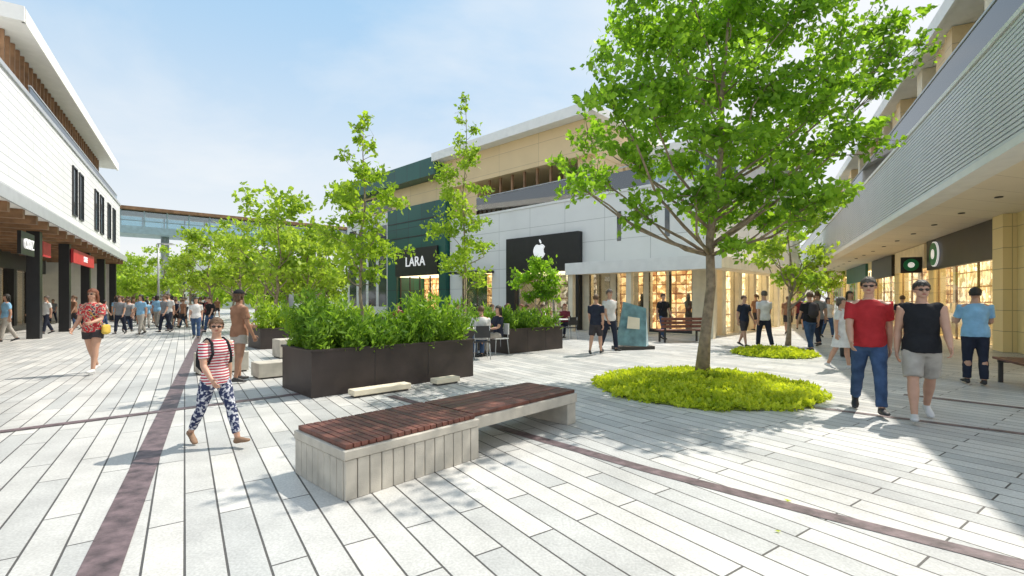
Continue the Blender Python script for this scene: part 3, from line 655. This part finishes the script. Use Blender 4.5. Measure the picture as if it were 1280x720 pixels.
def person(name,loc,heading,H,top,bottom,skin=SK,hair=HB,hairstyle='short',shoes=SHOE,legL=(0,0),legR=(0,0),armL=(0,8,10),armR=(0,8,10),topstyle='tee',botstyle='pants',fat=1.0,headyaw=0,glasses=False,hat=None,backpack=None,bag=None,vox=.0125,lean=0,female=False,headpitch=0):
    D=math.radians; mb=MB(); s=H
    body=[];tp=[];bt=[];sh=[];fing=[]
    f=fat
    def A(*p): return np.array(p,float)
    ln=math.tan(D(lean))
    def sp(x,y,z): return A(x,y-ln*max(0,z-.53),z)
    feet=[]
    for sd,(hf,kn) in ((1,legL),(-1,legR)):
        hip=A(sd*.05*(1 if not female else 1.05),0,.515); h=D(hf); k=D(hf-kn)
        d1=A(sd*.03,-math.sin(h),-math.cos(h)); d1/=np.linalg.norm(d1); d2=A(0,-math.sin(k),-math.cos(k))
        knee=hip+d1*.238; ank=knee+d2*.237
        p=max(0,-k)*.75 if k<0 else -k*.55
        fd=A(sd*.12,-math.cos(p),-math.sin(p)); fd/=np.linalg.norm(fd); up=A(0,-math.sin(p),math.cos(p)) 
        heel=ank-fd*.022-up*.026; ball=ank+fd*.075-up*.028; toe=ank+fd*.108-up*.030
        calf=knee*.68+ank*.32+A(0,.006,0)
        thf=1+(f-1)*.6
        body.append(tube([hip,hip*.5+knee*.5,knee,calf,knee*.25+ank*.75,ank],[.052*thf,.046*thf,.033,.034*thf,.024,.021],14,rnd=True))
        sh.append(tube([heel,heel*.5+ball*.5+up*.006,ball,toe],[(.021,.022),(.022,.024),(.027,.017),(.022,.013)],12,rnd=True)); 
        sh.append(tube([ank+up*.004,ank-up*.02],[.024,.024],10))
        if botstyle=='pants': bt.append(tube([hip+A(0,0,.0),hip*.5+knee*.5,knee,knee*.6+ank*.4,ank*.96+knee*.04],[.060*thf,.052*thf,.041,.039,.035],14))
        elif botstyle=='leggings': bt.append(tube([hip+A(0,0,.0),hip*.5+knee*.5,knee,calf,ank*.85+knee*.15],[.058,.050,.0375,.038,.029],14))
        elif botstyle=='shorts': bt.append(tube([hip+A(0,0,-.01),hip*.5+knee*.5,knee*.9+hip*.1],[.060*thf,.060*thf,.055*thf],14))
        elif botstyle=='mini': bt.append(tube([hip+A(0,0,-.01),hip*.55+knee*.45],[.060*thf,.066*thf],14))
        feet.append((heel,toe,ank,fd,up))
    zmin=min(min(a[2],b[2]) for a,b,_,_,_ in feet)-.019
    wa=.072 if female else .080
    tor=[(.475,.06,.05),(.50,.084,.060),(.56,.086,.062),(.62,wa*f,.056*f),(.68,.086*(1+(f-1)*.7),.062*f),(.74,.097,.066),(.785,.098,.058),(.815,.07,.046),(.835,.038,.036)]
    if female: tor=[(z,a*(.93 if z>.7 else 1.03),b*(1.06 if .70<z<.77 else 1)) for z,a,b in tor]
    body.append(tube([sp(0,0,z) for z,a,b in tor],[(a,b) for z,a,b in tor],20))
    zb=.485
    hw=.108*(1+(f-1)*.8); hd_=.082*(1+(f-1)*.9)
    tt=[(z,a*1.10+.003,b*1.13+.003) for z,a,b in tor if z>.5]; tt=[(z,max(a,hw*.98 if z<.60 else (.09*f if z<.72 and topstyle!='vest' else a)),max(b,hd_*.98 if z<.60 else b)) for z,a,b in tt]
    tt[-1]=(.832,.042,.04); tt=[(zb,hw,hd_)]+tt
    tp.append(tube([sp(0,0,z) for z,a,b in tt],[(a,b) for z,a,b in tt],20))
    if topstyle=='dress': tp.append(tube([sp(0,0,.56),A(0,0,.42),A(0,0,.30)],[(.09,.07),(.11,.10),(.13,.13)],20))
    bt.append(tube([A(0,0,.455),A(0,0,.48),A(0,0,.51),A(0,0,.53)],[(.085,.062),(.094*(1+(f-1)*.5),.070*(1+(f-1)*.5)),(.088,.066),(.075,.055)],18))
    if f>1.08: tp.append(ellip(sp(0,-.028,.60),(.075*f,.06*f,.07),14,10))
    nk=sp(0,.004,.83); 
    body.append(tube([nk,sp(0,-.004,.885)],[(.034,.034),(.030,.032)],12))
    hm=np.array(Matrix.Rotation(D(headyaw),3,'Z')@Matrix.Rotation(D(headpitch),3,'X')); piv=sp(0,0,.875)
    def hp(v): return [hm@(np.array(p)-A(0,0,.875))+piv for p in v]
    def hadd(vf,lst=None,m=None):
        v,ff=vf; v=hp(v)
        if lst is not None: lst.append((v,ff))
        else: mb.add(np.array(v)*s-A(0,0,zmin*s),ff,m,True)
    head=[]
    hadd(ellip((0,.002,.940),(.043,.053,.050),18,12),head); hadd(ellip((0,-.014,.905),(.036,.038,.038),16,10),head); hadd(ellip((0,-.030,.884),(.020,.018,.015),12,8),head)
    hadd(tube([(0,-.047,.932),(0,-.057,.914),(0,-.056,.911)],[.006,.0095,.009],8,rnd=True),head)
    for sd in (1,-1): hadd(ellip((sd*.043,.004,.922),(.006,.011,.016),8,6),head)
    for sd,(fl,ab,el) in ((1,armL),(-1,armR)):
        shd=sp(sd*(.108 if not female else .098),0,.797); a=D(fl); d1=A(sd*math.sin(D(ab)),-math.sin(a)*math.cos(D(ab)),-math.cos(a)*math.cos(D(ab)))
        b=D(fl+el); d2=A(sd*math.sin(D(ab))*.5-sd*.12*math.sin(D(el)),-math.sin(b),-math.cos(b)); d2/=np.linalg.norm(d2)
        elb=shd+d1*.172; wr=elb+d2*.145
        af=1+(f-1)*.5
        body.append(tube([sp(sd*.07,0,.80),shd,shd*.5+elb*.5,elb,elb*.75+wr*.25,wr],[.034,.036*af,.029*af,.0235*af,.025*af,.0155],12,rnd=True))
        side=A(1,0,0)-d2*d2[0]; side/=np.linalg.norm(side); fw=np.cross(d2,side); fw=fw if fw[1]<0 else -fw
        pal=wr+d2*.048
        body.append(tube([wr-d2*.004,wr+d2*.02,pal],[(.012,.015),(.0115,.023),(.010,.022)],10,hint=tuple(side)))
        inw=-side*sd
        for i,(o,ln2) in enumerate(((.017,.040),(.006,.046),(-.006,.043),(-.017,.033))):
            p0=pal+fw*o-d2*.006; c=.35+.1*i
            p1=p0+(d2*math.cos(c*.5)+inw*math.sin(c*.5))*ln2*.45; p2=p1+(d2*math.cos(c*1.4)+inw*math.sin(c*1.4))*ln2*.32; p3=p2+(d2*math.cos(c*2.2)+inw*math.sin(c*2.2))*ln2*.25
            fing.append(tube([p0,p1,p2,p3],[.0055,.0052,.0048,.004],6,rnd=True))
        q0=wr+d2*.016+fw*.017; q1=q0+(d2*.6+fw*.75)*.024; q2=q1+(d2*.9+fw*.25+inw*.2)*.02
        fing.append(tube([q0,q1,q2],[.0065,.006,.005],6,rnd=True))
        if topstyle in('tee','dress'):
            tp.append(tube([sp(sd*.06,0,.793),shd+A(0,0,-.002),shd*.45+elb*.55,shd*.3+elb*.7],[.036,.041*af,.037*af,.038*af],12))
        elif topstyle=='vest': tp.append(tube([sp(sd*.05,0,.785),sp(sd*.085,0,.80)],[.044,.045],12,rnd=True))
    Z=A(0,0,zmin)
    def put(parts,m,disp=0,sm=3,v=None):
        if not parts: return
        vv,ff=remesh([([np.array(p)*s for p in a],b) for a,b in parts],v or vox,disp,sm); mb.add(vv-Z*s,ff,m,True)
    put(body+( [] if vox<.02 else head),skin)
    if vox<.02: put(head,skin,v=.006,sm=2)
    put(tp,top,.020 if vox<.02 else 0,sm=2); put(bt,bottom,.016 if vox<.02 else 0,sm=2); put(sh,shoes,v=min(vox,.012) if vox<.02 else vox,sm=2)
    for v,ff in fing: mb.add(np.array(v)*s-Z*s,ff,skin,True)
    for sd in (1,-1):
        if glasses:
            hadd(ellip((sd*.018,-.050,.930),(.014,.006,.0095),10,8),None,EYE); hadd(tube([(sd*.032,-.046,.932),(sd*.046,-.0,.93)],[.0015,.0015],5),None,EYE)
        else:
            hadd(ellip((sd*.0165,-.0475,.930),(.0085,.005,.0045),10,6),None,EYW); hadd(ellip((sd*.0165,-.0515,.930),(.0038,.002,.004),8,6),None,EYE)
            hadd(tube([(sd*.008,-.052,.942),(sd*.018,-.051,.944),(sd*.027,-.045,.941)],[.0018,.0022,.0015],5),None,hair)
    if glasses: hadd(tube([(-.01,-.054,.932),(.01,-.054,.932)],[.002,.002],5),None,EYE)
    hadd(ellip((0,-.0505,.897),(.0135,.004,.0035),10,6),None,LIP)
    v,ff=ellip((0,.005,.943),(.050,.060,.058),36,26); keep=[]
    v=np.array(v)
    for i in range(len(v)):
        d=v[i]-A(0,.005,.943); k=1+.09*noise.noise(Vector(v[i]*60)); v[i]=A(0,.005,.943)+d*k
    low={'short':.912,'long':.90,'pony':.910,'bob':.89}.get(hairstyle,.91)
    for q in ff:
        c=v[list(q)].mean(0)
        face=(c[1]<-.012 and c[2]<.956+.004*math.sin(c[0]*300)-.3*max(0,abs(c[0])-.02)) 
        side=(c[1]<.004 and c[2]<.93) 
        if face or (side and hairstyle in('short',)) or c[2]<low or (c[1]<-.012 and c[2]<.92): continue
        keep.append(q)
    hadd((v,keep),None,hair)
    if hairstyle in('long','bob'):
        e2=.80 if hairstyle=='long' else .87
        hadd(tube([(0,.03,.95),(0,.038,.90),(0,.042,(e2+.90)/2),(0,.036,e2)],[(.040,.022),(.047,.024),(.046,.02),(.034,.010)],14,rnd=True),None,hair)
        for sd in (1,-1): hadd(tube([(sd*.036,.0,.955),(sd*.046,.006,.91),(sd*.045,.008,e2+.02)],[.012,.012,.006],8,rnd=True),None,hair)
    if hairstyle=='pony': hadd(tube([(0,.055,.955),(0,.078,.945),(0,.080,.90),(0,.07,.85)],[.010,.018,.017,.006],10,rnd=True),None,hair); 
    if hat is not None:
        hv,hf=ellip((0,.004,.955),(.053,.062,.049),24,14); hf=[q for q in hf if np.array([hv[i] for i in q]).mean(0)[2]>.951]
        hadd((hv,hf),None,hat); hadd(tube([(0,-.03,.958),(0,-.07,.955),(0,-.098,.946)],[(.045,.004),(.043,.004),(.026,.003)],14),None,hat)
    if backpack is not None:
        bp=[tube([sp(0,.105,.59),sp(0,.112,.62),sp(0,.115,.72),sp(0,.105,.79),sp(0,.095,.815)],[(.06,.035),(.085,.05),(.082,.05),(.07,.04),(.035,.02)],14,rnd=True),tube([sp(0,.155,.61),sp(0,.16,.68)],[(.06,.02),(.058,.02)],12,rnd=True)]
        for sd in (1,-1): bp.append(tube([sp(sd*.055,.08,.80),sp(sd*.062,.02,.842),sp(sd*.062,-.045,.81),sp(sd*.068,-.078,.73),sp(sd*.088,-.055,.65),sp(sd*.075,.07,.62)],[(.014,.008)]*6,8))
        put(bp,backpack,.006)
    if bag is not None:
        bv,bf=tube([sp(-.06,.05,.825),sp(0,-.078,.74),sp(.09,-.065,.62),sp(.125,0,.55)],[(.006,.004)]*4,6); mb.add(np.array(bv)*s-Z*s,bf,bag,True)
        put([tube([A(.14,0,.48),A(.14,0,.55)],[(.03,.075),(.025,.07)],12,rnd=True)],bag)
    o=mb.obj(name,None); o.location=(loc[0],loc[1],0); o.rotation_euler=(0,0,D(heading)); return o
C_red=cloth('tee_red',(.42,.03,.035)); C_jean=cloth('denim',(.05,.09,.18),var=.35); C_black=cloth('vest_black',(.02,.021,.025)); C_khaki=cloth('shorts_grey',(.40,.37,.33)); C_blue=cloth('shirt_blue',(.25,.47,.68)); C_navy=cloth('trousers_navy',(.025,.03,.05)); C_white=cloth('shirt_white',(.68,.68,.68)); C_grey=cloth('shirt_grey',(.25,.26,.28)); C_brown=cloth('blouse_brown',(.30,.16,.10)); C_shb=cloth('shorts_dark',(.05,.045,.05)); C_yel=cloth('skirt_yellow',(.6,.42,.08)); C_mar=cloth('shirt_maroon',(.16,.03,.04))
C_str=stripes('tee_stripes',(.45,.03,.06),(.72,.70,.70),11); C_leg=pattern('leggings_print',(.02,.03,.09),(.4,.42,.5),(.65,.66,.7),34); C_flo=pattern('blouse_floral',(.45,.03,.04),(.6,.45,.35),(.05,.05,.08),22)
x,y=-3.06,4.95
person('girl',(x,y),62,1.33,C_str,C_leg,hair=HB,hairstyle='pony',shoes=SOLE,legL=(26,6),legR=(-20,16),armL=(-14,8,12),armR=(20,10,30),female=True,backpack=C_black,headyaw=-32,topstyle='tee',botstyle='leggings',lean=3,fat=.95,vox=.010,glasses=True)
x,y=gp(299,478)
person('woman',(x,y),150,1.66,C_brown,C_khaki,skin=SK2,hair=HB,hairstyle='bob',hat=C_black,legL=(6,4),legR=(-6,6),armL=(15,8,60),armR=(5,10,20),female=True,botstyle='mini',headyaw=20)
x,y=gp(116,467)
person('woman',(x,y),10,1.72,C_flo,C_shb,hair=HR,hairstyle='long',legL=(14,4),legR=(-14,14),armL=(18,6,60),armR=(10,8,35),female=True,botstyle='mini',shoes=SHW,bag=C_yel,glasses=True)
x,y=gp(1086,516)
person('man',(x,y),-28,1.80,C_red,C_jean,hair=HG,hairstyle='short',legL=(16,4),legR=(-16,14),armL=(-12,6,14),armR=(16,6,26),fat=1.06,headyaw=-10,glasses=True)
x,y=gp(1152,526)
person('man',(x,y),-32,1.74,C_black,C_khaki,hair=HK,hairstyle='short',legL=(-16,15),legR=(18,6),armL=(16,7,28),armR=(-12,7,12),fat=1.08,botstyle='shorts',topstyle='vest',shoes=SHW,glasses=True,headyaw=8)
x,y=gp(1219,481)
person('man',(x,y),150,1.70,C_blue,C_navy,hair=HK,hairstyle='short',legL=(4,2),legR=(-4,4),armL=(20,8,75),armR=(18,8,70),fat=1.1,headyaw=-15)
x,y=gp(1052,462)
person('woman',(x,y),35,1.55,C_white,C_white,hair=HG,hairstyle='bob',legL=(10,4),legR=(-12,12),armL=(10,8,20),armR=(-8,8,12),female=True,topstyle='dress',botstyle='mini',shoes=SHW)
var=[]
cs=[(C_navy,C_shb),(C_white,C_jean),(C_grey,C_navy),(C_mar,C_navy),(C_black,C_jean),(C_blue,C_khaki),(C_brown,C_shb),(C_white,C_navy)]
for i,(a,b) in enumerate(cs):
    sgn=1 if i%2 else -1
    o=person('pedestrian',(0,-50-i),0,1.66+.03*(i%4),a,b,hair=[HB,HK,HB,HG][i%4],hairstyle=['short','long','pony','short'][i%4],legL=(sgn*14,5+(8 if sgn<0 else 0)),legR=(-sgn*14,5+(8 if sgn>0 else 0)),armL=(-sgn*14,6,16),armR=(sgn*14,6,18),female=bool(i%2),vox=.024,botstyle='pants' if i%3 else 'shorts',backpack=C_shb if i==4 else None)
    var.append(o)
seat=[]
for i,(a,b) in enumerate([(C_white,C_jean),(C_navy,C_khaki),(C_mar,C_navy)]):
    seat.append(person('seated_person',(0,-60-i),0,1.7,a,b,hair=[HB,HK,HR][i],hairstyle=['short','long','pony'][i],legL=(86,84),legR=(84,86),armL=(25,8,60),armR=(28,8,65),female=i>0,vox=.024))
used=set()
def inst(lst,i,x,y,r,sc=1,name='pedestrian'):
    src=lst[i%len(lst)]; k=(id(lst),i%len(lst))
    if k not in used: used.add(k); o=src
    else: o=bpy.data.objects.new(name,src.data); COL.objects.link(o)
    o.location=(x,y,0); o.rotation_euler=(0,0,r); o.scale=(sc,sc,sc)
R=random.Random(21)
pos=[(930,15.3),(955,14.6),(1012,13.8),(1022,15.5),(985,21),(1000,24),(1035,19),(745,13.2),(762,13.9),(829,18),(965,27),(945,23),(1018,28),(1062,15),(1128,17)]
for i,(px,Y) in enumerate(pos): inst(var,[0,7,4,2,6,3,1][i%7],(px-640)/F*Y,Y,R.choice([0,.4,-.5,3.1,2.7,3.6]),R.uniform(.94,1.05))
for i in range(66):
    px=R.choice([R.uniform(140,285),R.uniform(0,285),R.uniform(130,230)]); Y=R.uniform(22,44) if px<230 else R.uniform(24,45)
    inst(var,i*3+R.randint(0,7),(px-640)/F*Y,Y,R.uniform(-.9,.9)+(math.pi if R.random()<.5 else 0),R.uniform(.88,1.05))
for (px,Y) in [(8,17),(58,21),(92,24),(150,21),(176,20.5),(206,22),(245,18.5),(262,22)]: inst(var,R.randint(0,7),(px-640)/F*Y,Y,R.uniform(-.6,.6),R.uniform(.92,1.03))
for i,(cx,cy,r) in enumerate(sit): inst(seat,i,cx,cy,r,1,'seated_person')
P=np.array([(gp(990,628)[0],gp(990,628)[1],.012),(gp(968,665)[0],gp(968,665)[1],.012)]); me=leaves('fallen_leaves',P,.055,M['bed'],.6,flat=True); 
o=bpy.data.objects.new('fallen_leaves',me); link(o)
# ------------------------------------------------------------ light, world, camera
AZ=math.radians(54); EL=math.radians(55)
w=bpy.data.worlds.new('World'); S.world=w; w.use_nodes=True; nt=w.node_tree; L=nt.links.new
bg=nt.nodes['Background']; sky=N(nt,'ShaderNodeTexSky'); sky.sky_type='NISHITA'; sky.sun_disc=False; sky.sun_elevation=EL; sky.sun_rotation=AZ; sky.dust_density=2.0; sky.air_density=1.0; sky.ozone_density=1.2
tc=N(nt,'ShaderNodeTexCoord'); sp=N(nt,'ShaderNodeSeparateXYZ'); L(tc.outputs['Generated'],sp.inputs[0])
mz=N(nt,'ShaderNodeMath',operation='ADD'); mz.inputs[1].default_value=.12; L(sp.outputs[2],mz.inputs[0])
dx=N(nt,'ShaderNodeMath',operation='DIVIDE'); L(sp.outputs[0],dx.inputs[0]); L(mz.outputs[0],dx.inputs[1])
dy=N(nt,'ShaderNodeMath',operation='DIVIDE'); L(sp.outputs[1],dy.inputs[0]); L(mz.outputs[0],dy.inputs[1])
cb=N(nt,'ShaderNodeCombineXYZ'); L(dx.outputs[0],cb.inputs[0]); L(dy.outputs[0],cb.inputs[1])
nz=N(nt,'ShaderNodeTexNoise'); nz.inputs['Scale'].default_value=.5; nz.inputs['Detail'].default_value=9; nz.inputs['Roughness'].default_value=.55; nz.inputs['Distortion'].default_value=.4; L(cb.outputs[0],nz.inputs['Vector'])
r=N(nt,'ShaderNodeMapRange'); r.inputs[1].default_value=.44; r.inputs[2].default_value=.68; r.inputs[4].default_value=.8; L(nz.outputs['Fac'],r.inputs[0])
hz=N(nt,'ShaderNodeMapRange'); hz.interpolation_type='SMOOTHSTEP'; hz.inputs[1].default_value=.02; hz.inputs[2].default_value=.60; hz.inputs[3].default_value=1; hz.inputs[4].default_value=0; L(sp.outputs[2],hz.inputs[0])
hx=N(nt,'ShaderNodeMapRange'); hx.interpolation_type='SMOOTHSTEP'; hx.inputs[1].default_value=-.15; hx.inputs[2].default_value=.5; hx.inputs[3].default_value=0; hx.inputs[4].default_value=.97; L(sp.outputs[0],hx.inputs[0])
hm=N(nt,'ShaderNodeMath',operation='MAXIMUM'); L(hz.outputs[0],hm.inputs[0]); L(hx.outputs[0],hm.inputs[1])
hc=N(nt,'ShaderNodeMix',data_type='RGBA'); hc.inputs[6].default_value=(3.1,5.2,7.3,1); hc.inputs[7].default_value=(7.3,7.45,7.5,1); L(hm.outputs[0],hc.inputs[0])  # bright haze added over the sky colour to raise ambient light
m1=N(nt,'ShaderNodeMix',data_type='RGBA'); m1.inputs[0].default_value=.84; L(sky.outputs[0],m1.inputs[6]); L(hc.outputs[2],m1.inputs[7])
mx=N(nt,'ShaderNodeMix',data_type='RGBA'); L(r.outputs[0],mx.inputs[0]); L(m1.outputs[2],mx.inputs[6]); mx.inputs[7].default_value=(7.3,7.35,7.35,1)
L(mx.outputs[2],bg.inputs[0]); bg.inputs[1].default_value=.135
sd=Vector((math.sin(AZ)*math.cos(EL),math.cos(AZ)*math.cos(EL),math.sin(EL)))
l=bpy.data.lights.new('sun','SUN'); l.energy=5.0; l.angle=math.radians(.53); l.color=(1,.94,.84); lo=bpy.data.objects.new('sun',l); COL.objects.link(lo)
lo.rotation_euler=(-sd).to_track_quat('-Z','Y').to_euler()
cam=bpy.data.cameras.new('camera'); co=bpy.data.objects.new('camera',cam); COL.objects.link(co); co.location=(0,0,CAMH); co.rotation_euler=(math.pi/2,0,0)
cam.sensor_width=36; cam.lens=F/1280*36; cam.shift_y=15/1280; cam.clip_end=2000; cam.clip_start=.05; S.camera=co
S.view_settings.view_transform='Standard'; S.view_settings.look='None'; S.view_settings.exposure=0
